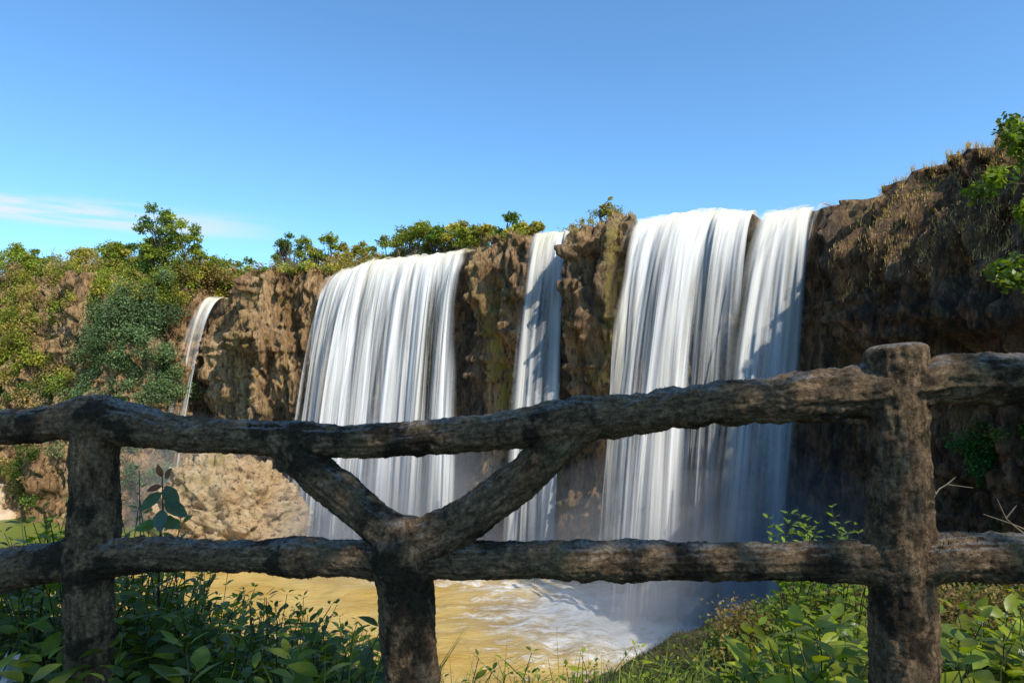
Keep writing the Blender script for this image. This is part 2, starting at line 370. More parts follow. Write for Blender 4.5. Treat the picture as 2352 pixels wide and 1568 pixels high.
make('cliff', Vall, gridq(Vall.shape[0], Vall.shape[1]), CLIFF, True, {'mask': np.clip(Mall, 0, 1)})
def on_cliff(s, z):   # surface point
    j = int(np.clip(np.searchsorted(Sx, s), 0, len(Sx)-1)); i = int(np.argmin(abs(Zc[:, j]-z)))
    return Vc[i, j], np.array([nx[0, j], ny[0, j], 0.])

# ---------------------------------------------------------------- waterfalls
def waterfall(a, b, v0, fan, seeds, layers, lipz=.12, drift=0.0, edge=.12):
    par = empty('waterfall'); W = b-a
    for li in layers:
        na = max(40, int(W*18)); nt = 90; A = np.linspace(0, 1, na)[None]*np.ones((nt, 1)); T = np.linspace(-.9, 2.45, nt)[:, None]*np.ones((1, na))
        s = a+A*W; x, y, z = pathS(s); tmx, tmy = tang(np.array([(a+b)/2]*1)); ox, oy = tmy[0], -tmx[0]
        sd = seeds+li*13
        vel = v0*(.85+.1*li)+.6*fbm(A*W/2.0, 0*A, li, 3, sd)+.12*fbm(A*W/.5, 0*A, li, 2, sd+5)
        tp = np.maximum(T, 0); tm = np.minimum(T, 0)
        out = vel*tp + 3.0*tm + (.12+.06*li)
        fold = (.05+.09*tp)*fbm(A*W/.65, T*.4, li*3.1, 3, sd+9)
        out = out+fold
        lat = fan*(A-.5)*W*tp*.12+drift*tp+.32*tp*fbm(A*W/1.5, T*.25, 7+li, 3, sd+3)
        zz = z+lipz+.05*li-4.8*tp*tp-.04*tp+.15*(1-ss(0, .25, tp))+.14*fbm(A*W/1.0, T, 0, 3, sd+8)*(1-ss(0, .3, tp))
        X = x+ox*out+tmx[0]*lat; Y = y+oy*out+tmy[0]*lat
        ed = edge*(1+.8*li)
        ef = ss(0, ed, A+.05*fbm(T*1.2, A*3, 1, 2, sd))*(1-ss(1-ed, 1, A+.05*fbm(T*1.2, 3, 1, 2, sd+1)))
        bf = 1-.35*(1-ss(-16.5, -5, zz))
        fade = np.stack([ef*bf, .65*(1-ss(.1, 1.2, tp))*(1 if li < 1 else .3), (1-ss(-.3, .9, T))*1.0], -1)
        flow = np.stack([A*W+seeds*3.3+7*li, T, 0*A+li*5+seeds], -1)
        make('water_sheet', np.stack([X, Y, zz], -1), gridq(nt, na), FALLM[li], True, {'flow': flow, 'fade': fade}, par)
    return par
waterfall(*FALLS[0], 2.8, .9, 3, (0, 1), edge=.12, drift=-1.3)
waterfall(*FALLS[1], 2.4, .5, 5, (0, 1, 2), edge=.05)
waterfall(*FALLS[2], 1.9, .8, 9, (0, 1, 2), edge=.2, drift=-.3)
waterfall(*FALLS[3], 2.7, .1, 14, (0, 1, 2), edge=.06, drift=-.65)
waterfall(*FALLS[4], 2.7, 2.0, 21, (0, 1, 2), edge=.12, drift=-1.0)
waterfall(*FALLS[5], 1.5, 1.8, 31, (1, 2), edge=.2, drift=-.8)

# ---------------------------------------------------------------- pool
gx = np.linspace(-130, 60, 380); gy = np.linspace(8, 100, 240); GX, GY = np.meshgrid(gx, gy)
foam = np.zeros_like(GX)
for (a, b), st, rad in zip(FALLS, (.5, .9, .8, 1.1, 1.1, .3), (3, 8, 7, 13, 12, 3)):
    x0, y0, _ = path(a); x1, y1, _ = path(b); txx, tyy = tang(np.array([(a+b)/2])); ox, oy = tyy[0], -txx[0]
    x0 += ox*6; y0 += oy*6; x1 += ox*6; y1 += oy*6
    vx, vy = x1-x0, y1-y0; tpar = np.clip(((GX-x0)*vx+(GY-y0)*vy)/(vx*vx+vy*vy), 0, 1)
    dd = np.hypot(GX-x0-tpar*vx, GY-y0-tpar*vy); foam = np.maximum(foam, st*np.exp(-(dd/rad)**1.5))
green = 1-ss(-42, -28, GX)
zz = WATER_Z+.12*fbm(GX/3, GY/2, 0, 3, 3)+.3*foam*fbm(GX/1.3, GY/1.3, 0, 3, 6)
make('river_pool', np.stack([GX, GY, zz], -1), gridq(*GX.shape), water_mat(), True, {'mask': np.stack([foam, green, 0*foam], -1)})

# spray mist
mist_par = empty('spray_mist')
def mist(loc, scl, dens):
    for f, wt in ((1.25, .10), (1.05, .17), (.85, .24), (.62, .34)):
        bpy.ops.mesh.primitive_uv_sphere_add(segments=32, ring_count=16, location=loc); o = bpy.context.object; o.name = 'mist_cloud'; o.scale = [q*f for q in scl]; o.parent = mist_par
        t = NT('mist'); v = t.n('ShaderNodeVolumeScatter'); v.inputs['Color'].default_value = (.995, .99, .98, 1); v.inputs['Density'].default_value = dens*wt*1.3; v.inputs['Anisotropy'].default_value = 0
        t.l(v.outputs[0], t.out.inputs['Volume']); o.data.materials.append(t.m)
mist((-8, 59.5, -17), (12, 7, 11), .11)
mist((12, 43, -17.5), (13, 6, 11), .09)
mist((-35, 73, -15), (10, 2.6, 9), .10)

# ---------------------------------------------------------------- boulder
def boulder(c, r, name, seed):
    nu, nv = 340, 190; th = np.linspace(0, 2*math.pi, nu, endpoint=False)[None]; ph = np.linspace(.02, math.pi*.75, nv)[:, None]
    D = np.stack([np.cos(th)*np.sin(ph), np.sin(th)*np.sin(ph), np.cos(ph)*np.ones_like(th)], -1)
    D2 = np.sign(D)*np.abs(D)**.8; P = D2*np.array(r)
    wx = .6*fbm(P[..., 0]/2, P[..., 1]/2, P[..., 2]/2, 3, seed+9); wy = .6*fbm(P[..., 0]/2+9, P[..., 1]/2, P[..., 2]/2, 3, seed+19)
    f1, f21, cid = cells((P[..., 0]+wx)/3.4, (P[..., 1]+wy)/3, (P[..., 2]+wy)/2.0, seed); g1, g21, gid = cells((P[..., 0]+wx)/1.2, (P[..., 1]+wy)/1.2, (P[..., 2]-wx)/.8, seed+5)
    dd = 1+.13*fbm(P[..., 0]/5, P[..., 1]/5, P[..., 2]/5, 3, seed)+.13*cid*ss(0, .2, f21)+.07*gid*ss(0, .15, g21)+.06*fbm(P[..., 0], P[..., 1], P[..., 2]*1.3, 5, seed+1, .6)
    V = P*dd[..., None]+np.array(c); return make(name, V, gridq(nv, nu, True), ROCK, True)
ROCK = rock_mat()
boulder((-26.2, 64, -15.2), (6.6, 4.6, 7.2), 'boulder', 3)
# far bank at left
gx = np.linspace(-100, -52, 180); gy = np.linspace(66, 92, 110); GX, GY = np.meshgrid(gx, gy)
hz = -17.6+12.5*(1-ss(-72, -55.5, GX-.25*(GY-76)))*ss(70, 83, GY)+1.2*fbm(GX/3, GY/3, 0, 4, 4)
make('river_bank', np.stack([GX, GY, hz], -1), gridq(*GX.shape), sand_mat(), True)

# ---------------------------------------------------------------- near terrain
def ground(x, y):
    ye = np.interp(x, [-30, -8, -3, -.5, .4, 1.24, 2.66, 4.7, 6.5, 9, 20, 34], [6, 6, 5, 3.4, 4.6, 6.5, 9, 9.8, 10.5, 12, 16, 20])
    ze = np.interp(x, [-30, -8, -3, -.5, .4, 1.24, 2.66, 4.7, 6.5, 9, 20, 34], [-3, -2.4, -2.2, -1.9, -2.3, -2.8, -3.3, -3.2, -3.4, -4.3, -7, -9])
    z1 = -1.2+(ze+1.2)*np.clip((y-2.2)/(ye-2.2), 0, 1)**.9
    over = np.maximum(y-ye, 0); z2 = -(over**2/(over+1.3))*1.15
    return np.maximum(z1+z2, -19)+.10*fbm(x/1.1, y/1.1, 0, 4, 12)*(np.minimum(1, .4+over))+.12*fbm(x/.8, y/.8, 0, 3, 14)*ss(4, 6, y)+.5*fbm(x/5, y/5, 0, 2, 13)*ss(.5, 5, over)
xs = np.concatenate([np.linspace(-60, -8, 60), np.linspace(-7.9, 9, 240), np.linspace(9.2, 45, 80)]); ys = np.concatenate([np.linspace(-30, -1, 20), np.linspace(-.9, 16, 260), np.linspace(16.3, 42, 60)])
GX, GY = np.meshgrid(xs, ys)
make('ground', np.stack([GX, GY, ground(GX, GY)], -1), gridq(*GX.shape), terrain_mat(), True)

# ---------------------------------------------------------------- fence
fence = empty('rustic_log_fence')
def fp(u, v, off=0.0):
    kx = (u-CX)/F; y = 1.977/(1+.229*kx)+off; return np.array([kx*y, y, (HZ-v)/F*y])
def logdisp(seed, twist=0.0):
    def f(V, L, A):
        x, y, z = V[..., 0], V[..., 1], V[..., 2]
        r = .008*fbm(x*6, y*6, z*6, 3, seed)+.0055*fbm(x*40, y*40, z*40, 5, seed+3, .7)
        r += .004*(1-2*np.abs(fbm(np.cos(A)*2.2+L*1.6, np.sin(A)*2.2, L*2, 3, seed+7)))
        if twist: r += twist*(np.abs(np.sin(L*30+A*1.0+1.2*fbm(x*7, y*7, z*7, 2, seed+5)))-.5)*(.5+.5*vn(L*3, A*.5, 0, seed))
        return r
    return f
fverts = []
def log(name, pts, tw=0.0, seed=1, capk=.6):
    P = [fp(u, v, o) for u, v, w, o in pts]; R = [w/2/F*p[1] for (u, v, w, o), p in zip(pts, P)]
    V, Q, D = tube(P, R, .005, 96, logdisp(seed, tw), True, capk); make(name, V, Q, LOG, True, {'along': tube.LA+seed*1.7}, fence); fverts.append((V, D))
log('top_rail', [(-420, 985, 82, .0), (0, 979, 80, 0), (120, 972, 84, 0), (215, 962, 108, 0), (300, 975, 92, 0), (400, 994, 78, 0), (520, 1001, 74, 0), (660, 1011, 80, 0), (760, 1014, 78, 0), (930, 1008, 82, 0), (1080, 997, 80, 0), (1200, 982, 88, 0), (1310, 967, 96, 0)], 0, 1)
log('top_rail_beam', [(1200, 984, 80, .004), (1310, 965, 96, 0), (1450, 948, 92, 0), (1600, 932, 96, 0), (1750, 918, 98, 0), (1880, 908, 104, 0), (1990, 901, 108, 0), (2090, 885, 112, 0), (2200, 872, 106, 0), (2352, 868, 106, 0), (2800, 850, 118, 0)], .014, 2)
log('bottom_rail', [(-420, 1420, 100, 0), (0, 1312, 92, 0), (120, 1293, 86, 0), (215, 1282, 88, 0), (330, 1273, 80, 0), (450, 1274, 76, 0), (650, 1278, 78, 0), (800, 1281, 80, 0), (900, 1286, 100, 0)], .004, 3)
log('bottom_rail_beam', [(900, 1286, 100, 0), (1020, 1286, 86, 0), (1250, 1287, 82, 0), (1500, 1288, 86, 0), (1750, 1288, 90, 0), (1900, 1288, 96, 0), (2065, 1286, 118, 0), (2180, 1278, 104, 0), (2352, 1280, 100, 0), (2800, 1290, 110, 0)], .004, 4)
log('post_left', [(220, 935, 84, 0), (222, 985, 102, 0), (218, 1060, 100, 0), (216, 1150, 100, 0), (216, 1230, 104, 0), (212, 1290, 112, 0), (207, 1360, 98, 0), (205, 1480, 100, 0), (203, 1600, 104, 0), (203, 1760, 110, 0)], 0, 5, .3)
log('post_right', [(2054, 808, 132, 0), (2058, 845, 138, 0), (2062, 930, 128, 0), (2066, 1040, 126, 0), (2066, 1150, 126, 0), (2068, 1230, 146, 0), (2066, 1290, 150, 0), (2072, 1370, 134, 0), (2074, 1470, 132, 0), (2078, 1580, 138, 0), (2080, 1950, 150, 0)], 0, 6, .3)
log('post_middle', [(930, 1215, 100, 0), (928, 1255, 150, 0), (928, 1300, 148, 0), (930, 1350, 124, 0), (936, 1440, 124, 0), (946, 1560, 124, 0), (950, 1800, 130, 0)], 0, 7)
log('brace_left', [(655, 1020, 80, 0), (700, 1062, 88, 0), (760, 1115, 90, 0), (820, 1165, 88, 0), (880, 1212, 90, 0), (930, 1250, 100, 0)], 0, 8)
log('brace_right', [(1345, 965, 90, 0), (1285, 1015, 92, 0), (1210, 1085, 88, 0), (1130, 1152, 90, 0), (1050, 1205, 96, 0), (960, 1248, 110, 0)], 0, 9)
# moss fringe on the logs
mb = Bag()
for V, D in fverts:
    m = fbm(V[:, 0]*7, V[:, 1]*7, V[:, 2]*7, 3, 91)
    pr = ss(.0, .5, m)*(.25+.75*(D[:, 2] < -.3))*.12+.015
    idx = np.nonzero(rng.random(len(V)) < pr)[0]
    dr = nrm(D[idx]+rng.normal(size=(len(idx), 3))*.5+np.array([0, 0, -.2]))
    blades(mb, V[idx]-D[idx]*.002, .010, .0018, np.array([.05, .042, .018])*(.4+rng.random((len(idx), 1))), .5, dr)
# dense dark moss cushions near the joints
for (u, v, r) in [(800, 1110, .035), (740, 1085, .02), (905, 1255, .05), (980, 1260, .05), (2065, 1240, .06), (2070, 1330, .05), (1990, 1280, .04), (2150, 1250, .05), (1130, 1080, .018), (215, 1010, .03)]:
    c = fp(u, v)
    for V, D in fverts:
        dd = np.linalg.norm(V-(c+np.array([0, -.05, 0])), axis=1); idx = np.nonzero((dd < r*1.6) & (rng.random(len(V)) < .35*np.exp(-(dd/r)**2)))[0]
        if len(idx): blades(mb, V[idx]-D[idx]*.002, .014, .002, np.array([.022, .016, .009])*(.4+rng.random((len(idx), 1))), .8, nrm(D[idx]+rng.normal(size=(len(idx), 3))*.5))
mb.out('moss_fringe', LEAF, True, fence)

# ---------------------------------------------------------------- vegetation: distant
G1 = np.array([.25, .29, .035]); G2 = np.array([.13, .20, .035]); G3 = np.array([.42, .36, .06]); GB = np.array([.16, .23, .10]); DRY = np.array([.50, .34, .15])
tb = Bag(); wb = Bag()
def far_tree(x, y, z0, h, w, tint, leaf=.30, dens=1.0):
    P = [(x, y, z0-.5), (x+rng.normal()*.2, y, z0+h*.3), (x+rng.normal()*.4, y, z0+h*.62)]
    V, Q, D = tube(P, [.16, .11, .05], .4, 6, None, False); wb.add(V, Q, (.1, .08, .06))
    nb = int(rng.integers(10, 15))
    for i in range(nb):
        az = rng.random()*6.283; rr = w*.5*(.3+.8*rng.random()); hh = h*(.38+.55*rng.random()); tip = np.array([x+math.cos(az)*rr*(1.2-hh/h*.6), y+math.sin(az)*rr, z0+hh])
        V, Q, D = tube([P[1], (np.array(P[1])+tip)/2+rng.normal(size=3)*.15, tip], [.07, .045, .02], .5, 4, None, False); wb.add(V, Q, (.1, .08, .06))
        r = w*(.12+.11*rng.random())
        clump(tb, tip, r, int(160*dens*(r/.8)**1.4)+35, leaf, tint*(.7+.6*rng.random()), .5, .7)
def top_at(u, extra):
    s = s_u(u) if u > 0 else s_u(0)+u*.05; x, y, z = path(s); return x+extra*.35, y+extra*.94, z
for u, ex, h, w, tn in [(345, 1.5, 8.4, 4.6, G2), (372, 3, 7.6, 4.2, G1), (410, 3, 5.4, 3.8, G1), (320, 2, 5.4, 4, G1), (165, 8, 6.8, 5, G2), (60, 8, 5.4, 5, G3), (0, 5, 4.6, 6, G1), (-60, 6, 5, 6, G1), (110, 5, 4.6, 4.4, G3), (230, 5, 5.0, 5, G3), (280, 6, 5.4, 5, G1), (200, 4, 4.6, 4, G1), (475, 3, 5.8, 3.8, G2), (505, 4, 6.0, 3.8, G2), (562, 7, 5.9, 3.6, G2), (590, 8, 5.2, 3.2, G1), (535, 9, 4.6, 3.6, G1), (655, 8, 5.6, 3.2, G1), (620, 9, 4.0, 3.6, G3),
                        (700, 8, 4.6, 3.8, G3), (735, 9, 5.0, 3.6, G3*.9), (770, 8, 4.6, 3.8, G3), (810, 7, 4.6, 4.2, G1), (850, 7, 4.8, 4.4, G1), (885, 6, 5.0, 4.4, G1), (925, 6, 5.2, 4.6, G1), (960, 6, 4.8, 4.2, G2), (1000, 5, 4.4, 4.2, G3), (1050, 4, 4.0, 4.0, G1), (1080, 3.4, 3.2, 3.0, G3), (1140, 3, 2.8, 2.6, G2), (1165, 3, 2.2, 2.4, G3), (1205, 3, 1.8, 2.2, G3)]:
    x, y, z = top_at(u, ex); far_tree(x, y, z, h, w, tn*(.85+.3*rng.random()))
for i in range(330):   # understory along the rim
    u = rng.uniform(-150, 1090); ex = rng.uniform(1.5, 14); x, y, z = top_at(u, ex); hh = rng.uniform(1.4, 4.2) if u < 460 else rng.uniform(1.2, 3.3)
    if 740 < u and ex < 4: continue
    if 540 < u < 760 and ex < 4: hh *= .35
    tn = [G1, G2, G3, G3, DRY*.7, DRY*.8][rng.integers(6)]
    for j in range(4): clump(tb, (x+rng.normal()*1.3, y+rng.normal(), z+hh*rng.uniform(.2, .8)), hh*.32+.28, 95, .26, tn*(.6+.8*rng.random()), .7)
for i in range(60):   # small shrubs on the middle rocks
    u = rng.uniform(1100, 1410); ex = rng.uniform(1., 5); x, y, z = top_at(u, ex)
    if 1215 < u < 1250: continue
    clump(tb, (x, y, z+.35+rng.random()*.5+.6*ss(1250, 1380, u)), rng.uniform(.3, .65), 80, .17, [G1, G3, DRY*.6][rng.integers(3)]*(.7+.6*rng.random()), .5)
x, y, z = top_at(1385, 1.5); far_tree(x, y, z, 2.1, 1.3, G3, .16, .5)
# bare thin twiggy stems standing up along the rim
for i in range(60):
    u = rng.uniform(0, 1400); x, y, z = top_at(u, rng.uniform(3, 8)); h = rng.uniform(1.5, 4.2)*(.5 if u > 1090 else 1)
    for j in range(5):
        V, Q, D = tube([(x, y, z), (x+rng.normal()*.25, y, z+h*.5), (x+rng.normal()*.8, y, z+h*rng.uniform(.7, 1.1))], [.05, .035, .015], .6, 4, None, False); wb.add(V, Q, (.1, .08, .06))
tb.out('distant_trees', LEAF, True); bt = bpy.data.objects['distant_trees']
wb.out('trunks', BARK, True, bt)

cb = Bag()
def hang(u, z, r, n, size, tint, off=.4):
    s = s_u(u) if u > 0 else s_u(0)+u*.055
    p, n_ = on_cliff(float(s), z); c = p+n_*off; clump(cb, c, r, n, size, tint, .6, .85)
for i in range(950):  # left cliff cover
    u = rng.uniform(-120, 425); z = rng.uniform(-14, 12.4)
    if u < 115 and z < -4.5+2*rng.random(): continue
    cov = fbm(u/70, z/4, 0, 2, 71)+.28
    if u < 100: cov += .6
    if 235 < u < 400 and z > -6: cov += .5
    if 100 < u < 230: cov -= .15
    if z > 8: cov += .4
    if 385 < u and z < 9: cov -= .9
    if cov < -.05: continue
    tn = GB*1.05 if (230 < u < 430 and z < 8) else ([G1, G3, G1][rng.integers(3)] if z > -1 else G2*.9)
    if 100 < u < 235 and rng.random() < .35: tn = np.array([.42, .29, .12])
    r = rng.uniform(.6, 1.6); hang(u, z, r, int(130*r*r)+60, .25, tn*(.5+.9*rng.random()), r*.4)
for i in range(26):   # bushy tree leaning over the rock face
    u = rng.uniform(255, 395); z = rng.uniform(2, 11.5); hang(u, z, rng.uniform(1.0, 1.9), 380, .25, GB*(.6+.8*rng.random()), 1.6)
for i in range(60):   # right cliff greenery
    u = rng.uniform(1950, 2450); z = rng.uniform(-11, -1.5)
    if fbm(u/60, z/2, 0, 2, 73) > .05: hang(u, z, rng.uniform(.35, .9), 160, .16, G2*(.5+.6*rng.random()), .2)
for i in range(12): hang(rng.uniform(2130, 2195), rng.uniform(-6, -3.2), .6, 220, .15, np.array([.06, .20, .04]), .5)
for i in range(10): hang(rng.uniform(1950, 2000), rng.uniform(-7, -2.5), .5, 160, .15, np.array([.07, .17, .04]), .3)
for i in range(30): hang(rng.uniform(550, 760), rng.uniform(-13, 10), rng.uniform(.2, .45), 40, .14, G3*.8, .1)
# dry grass on rims
O = []
n = 17000; us = rng.uniform(1930, 2440, n); ex = rng.random(n)**1.6*4.5
for a_, e_ in zip(us, ex):
    j = np.clip(np.searchsorted(Sx, s_u(a_)), 0, len(Sx)-1); i = int(np.clip(NR-1-e_*11, 120, NR-1)); O.append(Vc[i, j])
O = np.array(O)+rng.normal(size=(n, 3))*.06; keep = fbm(O[:, 0]*1.3, O[:, 1]*1.3, O[:, 2]*1.3, 3, 81) > -.2; O = O[keep]
blades(cb, O, .32, .035, DRY*1.15*(.4+1.0*rng.random((len(O), 1))), 1.4)
O = np.array([Vc[-1, np.clip(np.searchsorted(Sx, s_u(a_)), 0, len(Sx)-1)] for a_ in rng.uniform(1990, 2440, 1300)]); blades(cb, O, .5, .022, DRY*1.2*(.6+.9*rng.random((len(O), 1))), 1.0)
n = 6000; O = []
for a_ in rng.uniform(430, 1450, n):
    s = s_u(a_)
    if fm[np.clip(np.searchsorted(Sx, s), 0, len(Sx)-1)] > .2: continue
    j = np.clip(np.searchsorted(Sx, s), 0, len(Sx)-1); O.append(Vc[-1, j]+np.array([.35, .94, .1])*rng.random()*3)
blades(cb, np.array(O), .4, .06, DRY*(.5+.8*rng.random((len(O), 1))), 1.)
cb.out('cliff_shrubs', LEAF, True)

# ---------------------------------------------------------------- foreground plants
def plants(bag, specs, wl=(.38, .55)):
    for (x, y, h, lean, lf, nl, tint) in specs:
        z = float(ground(x, y)); az = rng.random()*6.283; la = np.array([math.cos(az), math.sin(az), 0])*lean*h
        t = np.linspace(0, 1, 6)[:, None]; P = np.array([x, y, z-.03])+t*np.array([0, 0, h])+la*t**2+rng.normal(size=(6, 3))*.012*np.array([1, 1, 0])
        V, Q, D = tube(P, np.linspace(.0045, .0016, 6), .08, 5, None, False); bag.add(V, Q, (.07, .08, .03))
        tl = np.linspace(.22, 1.0, nl); tl = np.repeat(tl, 2); n = len(tl)
        C = np.stack([np.interp(tl, t[:, 0], P[:, i]) for i in range(3)], 1)
        a = np.arange(n)*math.pi+np.repeat(np.arange(nl)*1.3, 2)+rng.random()*6+rng.normal(size=n)*.3
        ax = np.stack([np.cos(a), np.sin(a), .25+.5*tl+rng.normal(size=n)*.2], 1); nn = np.stack([-np.cos(a)*.3, -np.sin(a)*.3, np.ones(n)], 1)+rng.normal(size=(n, 3))*.3
        L = lf*(.55+.7*np.sin(math.pi*(.15+.8*tl)))*(.8+.4*rng.random(n))
        leaves(bag, C+nrm(ax)*.012, ax, nn, L, L*rng.uniform(*wl), np.asarray(tint)*(.6+.7*rng.random((n, 1))))
gA = np.array([.095, .15, .02]); gB = np.array([.17, .23, .024]); gC = np.array([.30, .34, .025])
bush = Bag(); sp = []
hx = [-4.5, -2.6, -2.25, -2.05, -1.75, -1.5, -1.25, -.9, -.65, -.45]; hz_ = [-.95, -.95, -.85, -.50, -.60, -.72, -.93, -.97, -1.12, -1.25]
for i in range(660):
    y = rng.uniform(2.45, 4.2); kk = rng.uniform(-.95, -.165); x = kk*y
    x3 = kk*3.0; ztop = np.interp(x3, hx, hz_)*y/3.0; h = ztop-float(ground(x, y)); h *= rng.uniform(.5, 1.0)
    if h < .12: continue
    sp.append((x, y, h, rng.uniform(.05, .3), rng.uniform(.04, .10), int(4+h*7), (gA, gB, gB, gC*.8)[rng.integers(4)]*(.5+.8*rng.random())))
for i in range(26):
    y = rng.uniform(1.95, 2.4); kk = rng.uniform(-.78, -.25); x = kk*y; zt = -(rng.uniform(1430, 1570)-HZ)/F*y; sp.append((x, y, zt-float(ground(x, y)), .3, rng.uniform(.08, .13), 4, gB*.8))
for u_, v_ in [(300, 1150), (325, 1060), (345, 1120), (410, 1190), (285, 1190), (440, 1215), (110, 1140), (140, 1160), (85, 1190)]:   # taller weeds around the left post
    y = 2.9; x = (u_-CX)/F*y; sp.append((x, y, -(v_-HZ)/F*y-float(ground(x, y)), .04, .055, 12, gB*.9))
plants(bush, sp); bush.out('undergrowth', LEAF2)
rb = Bag(); sp = []
for i in range(280):
    y = rng.uniform(2.2, 3.6); kk = rng.uniform(.30, .95); x = kk*y
    vt = np.interp(CX+kk*F, [1640, 1750, 1900, 2050, 2200, 2352, 2600], [1520, 1450, 1420, 1400, 1390, 1380, 1360]); ztop = -(vt-HZ)/F*y
    h = (ztop-float(ground(x, y)))*rng.uniform(.45, 1.05)
    if h < .1: continue
    sp.append((x, y, h, rng.uniform(.1, .35), rng.uniform(.06, .14), int(3+h*5), (gB, gC, gB)[rng.integers(3)]*(.6+.6*rng.random())))
for i in range(130):
    y = rng.uniform(2.6, 4.2); kk = rng.uniform(-.12, .28); x = kk*y; sp.append((x, y, rng.uniform(.14, .42), .25, rng.uniform(.04, .06), 5, (gB, gC)[rng.integers(2)]))
for i in range(34):   # shrub behind the right post
    y = rng.uniform(3.6, 4.3); kk = rng.uniform(.40, .54); x = kk*y; vt = rng.uniform(1160, 1270); h = -(vt-HZ)/F*y-float(ground(x, y)); sp.append((x, y, h, .12, .065, 16, gB*1.2))
plants(rb, sp)
sp = []
for i in range(34):   # large broad leaves close to the fence foot
    y = rng.uniform(1.75, 2.3); kk = rng.choice([rng.uniform(.36, .54), rng.uniform(.62, .80)]); x = kk*y; zt = -(rng.uniform(1440, 1600)-HZ)/F*y; sp.append((x, y, zt-float(ground(x, y)), .35, rng.uniform(.10, .16), 3, gC*rng.uniform(.6, 1.1)))
plants(rb, sp, (.45, .6)); rb.out('broadleaf_plants', LEAF2)
# shrub mound
mbag = Bag()
for i in range(150):
    kk = rng.uniform(.31, .78); y = rng.uniform(5.2, 7.5); x = kk*y; vt = np.interp(CX+kk*F, [1640, 1720, 1850, 2000, 2250, 2400], [1450, 1370, 1345, 1335, 1340, 1330]); zt = -(vt-HZ)/F*y; zg = float(ground(x, y)); z = rng.uniform(min(zg, zt-.2), zt-.15)
    clump(mbag, (x, y, z), rng.uniform(.14, .34), 260, .045, [gA, gB*.8, np.array([.28, .20, .06]), np.array([.24, .15, .06])][rng.integers(4)]*(.6+.7*rng.random()), .5)
mbag.out('shrub_mound', LEAF)
# grass
gb = Bag(); n = 70000; xg = rng.uniform(-1, 9, n); yg = rng.uniform(2.6, 11, n)
O = np.stack([xg, yg, ground(xg, yg)-.01], 1); pt = fbm(xg/.9, yg/.9, 0, 3, 55)[:, None]
blades(gb, O, .06, .006, (np.array([.065, .072, .018])*(1-ss(-.2, .4, pt))+np.array([.13, .095, .035])*ss(-.2, .4, pt))*(.4+rng.random((n, 1))), 1.2)
n = 2200; yy = rng.uniform(2.3, 4, n); xx = yy*rng.uniform(-.85, .9, n); O = np.stack([xx, yy, ground(xx, yy)], 1); blades(gb, O, .36, .006, gB*(.5+rng.random((n, 1))), 1.3)
gb.out('grass', LEAF)
# dark-leaved sapling by the left post
sap = Bag(); B = at(365, 1300, 2.75); top = at(372, 1085, 2.75); P = [B+np.array([0, 0, -1.0]), B, (B+top)/2+np.array([.01, 0, 0]), top]
V, Q, D = tube(P, [.006, .005, .004, .002], .05, 6, None, False); sap.add(V, Q, (.08, .06, .04))
for (u, v, L, ax, tn) in [(372, 1095, .055, (-.3, -.2, 1), (.20, .08, .045)), (380, 1100, .06, (.5, -.3, .8), (.20, .08, .05)), (372, 1115, .06, (-.7, -.3, -.2), (.18, .08, .05)), (380, 1115, .12, (.7, -.4, -.9), (.07, .12, .085)), (372, 1130, .11, (-.8, -.4, -.7), (.08, .14, .08)), (378, 1150, .12, (.9, -.2, -.5), (.08, .14, .09)), (370, 1170, .12, (.3, -.7, -.5), (.12, .19, .15)), (366, 1190, .11, (.9, -.3, -.25), (.10, .17, .10)), (364, 1200, .10, (-.9, -.2, -.2), (.11, .22, .05))]:
    leaves(sap, [at(u, v, 2.75)], np.array([ax], float), np.array([[0, -.8, .5]]), L, L*.5, np.array([tn]), .15, .15)
sap.out('sapling', LEAF2)
# dead twigs
tw = Bag()
def twig(pts, r=.003):
    P = [at(*p) for p in pts]; V, Q, D = tube(P, np.linspace(r, r*.4, len(P)), .03, 6, None, False); tw.add(V, Q, (.3, .2, .12))
twig([(2130, 1190, 2.1), (2145, 1140, 2.1), (2175, 1112, 2.12), (2235, 1120, 2.1)]); twig([(2175, 1112, 2.12), (2195, 1095, 2.12)]); twig([(2150, 1135, 2.1), (2138, 1105, 2.1)])
twig([(2352, 1225, 2.0), (2310, 1190, 2.0), (2290, 1145, 2.0)]); twig([(2352, 1215, 2.0), (2330, 1205, 2.0), (2258, 1180, 2.0)]); twig([(2310, 1190, 2.), (2335, 1160, 2.)])
tw.out('dead_twigs', BARK)
# wild flowers at right
fb = Bag()
for i in range(16):
    kk = rng.uniform(.48, .76); y = rng.uniform(2.2, 2.6); x = kk*y; zt = -(rng.uniform(1410, 1530)-HZ)/F*y; zg = float(ground(x, y))
    V, Q, D = tube([(x, y, zg), (x+.02, y, (zg+zt)/2), (x+.01, y, zt)], [.002, .0015, .001], .1, 4, None, False); fb.add(V, Q, (.12, .14, .04))
    clump(fb, (x+.01, y, zt), .010, 40, .006, (.7, .68, .6), .5)
fb.out('wild_flowers', LEAF)
# torn white plastic bag caught in the leaves, lower left; grey-blue base colour paints in its shade
nb_ = 40; a, b = np.meshgrid(np.linspace(-1, 1, nb_), np.linspace(-1, 1, nb_)); c0 = at(16, 1535, 2.2)
V = np.stack([c0[0]+a*.028*(1-.4*b)+.01*b, c0[1]+.012*fbm(a*1.5, b*1.5, 0, 2, 3)+.02*a*a, c0[2]+b*.045+.008*fbm(a*1.2, b, 2, 2, 4)], -1)
t = NT('shaded_plastic'); make('plastic_bag', V, gridq(nb_, nb_), t.fin(t.princ((.30, .33, .36), .5)), True)

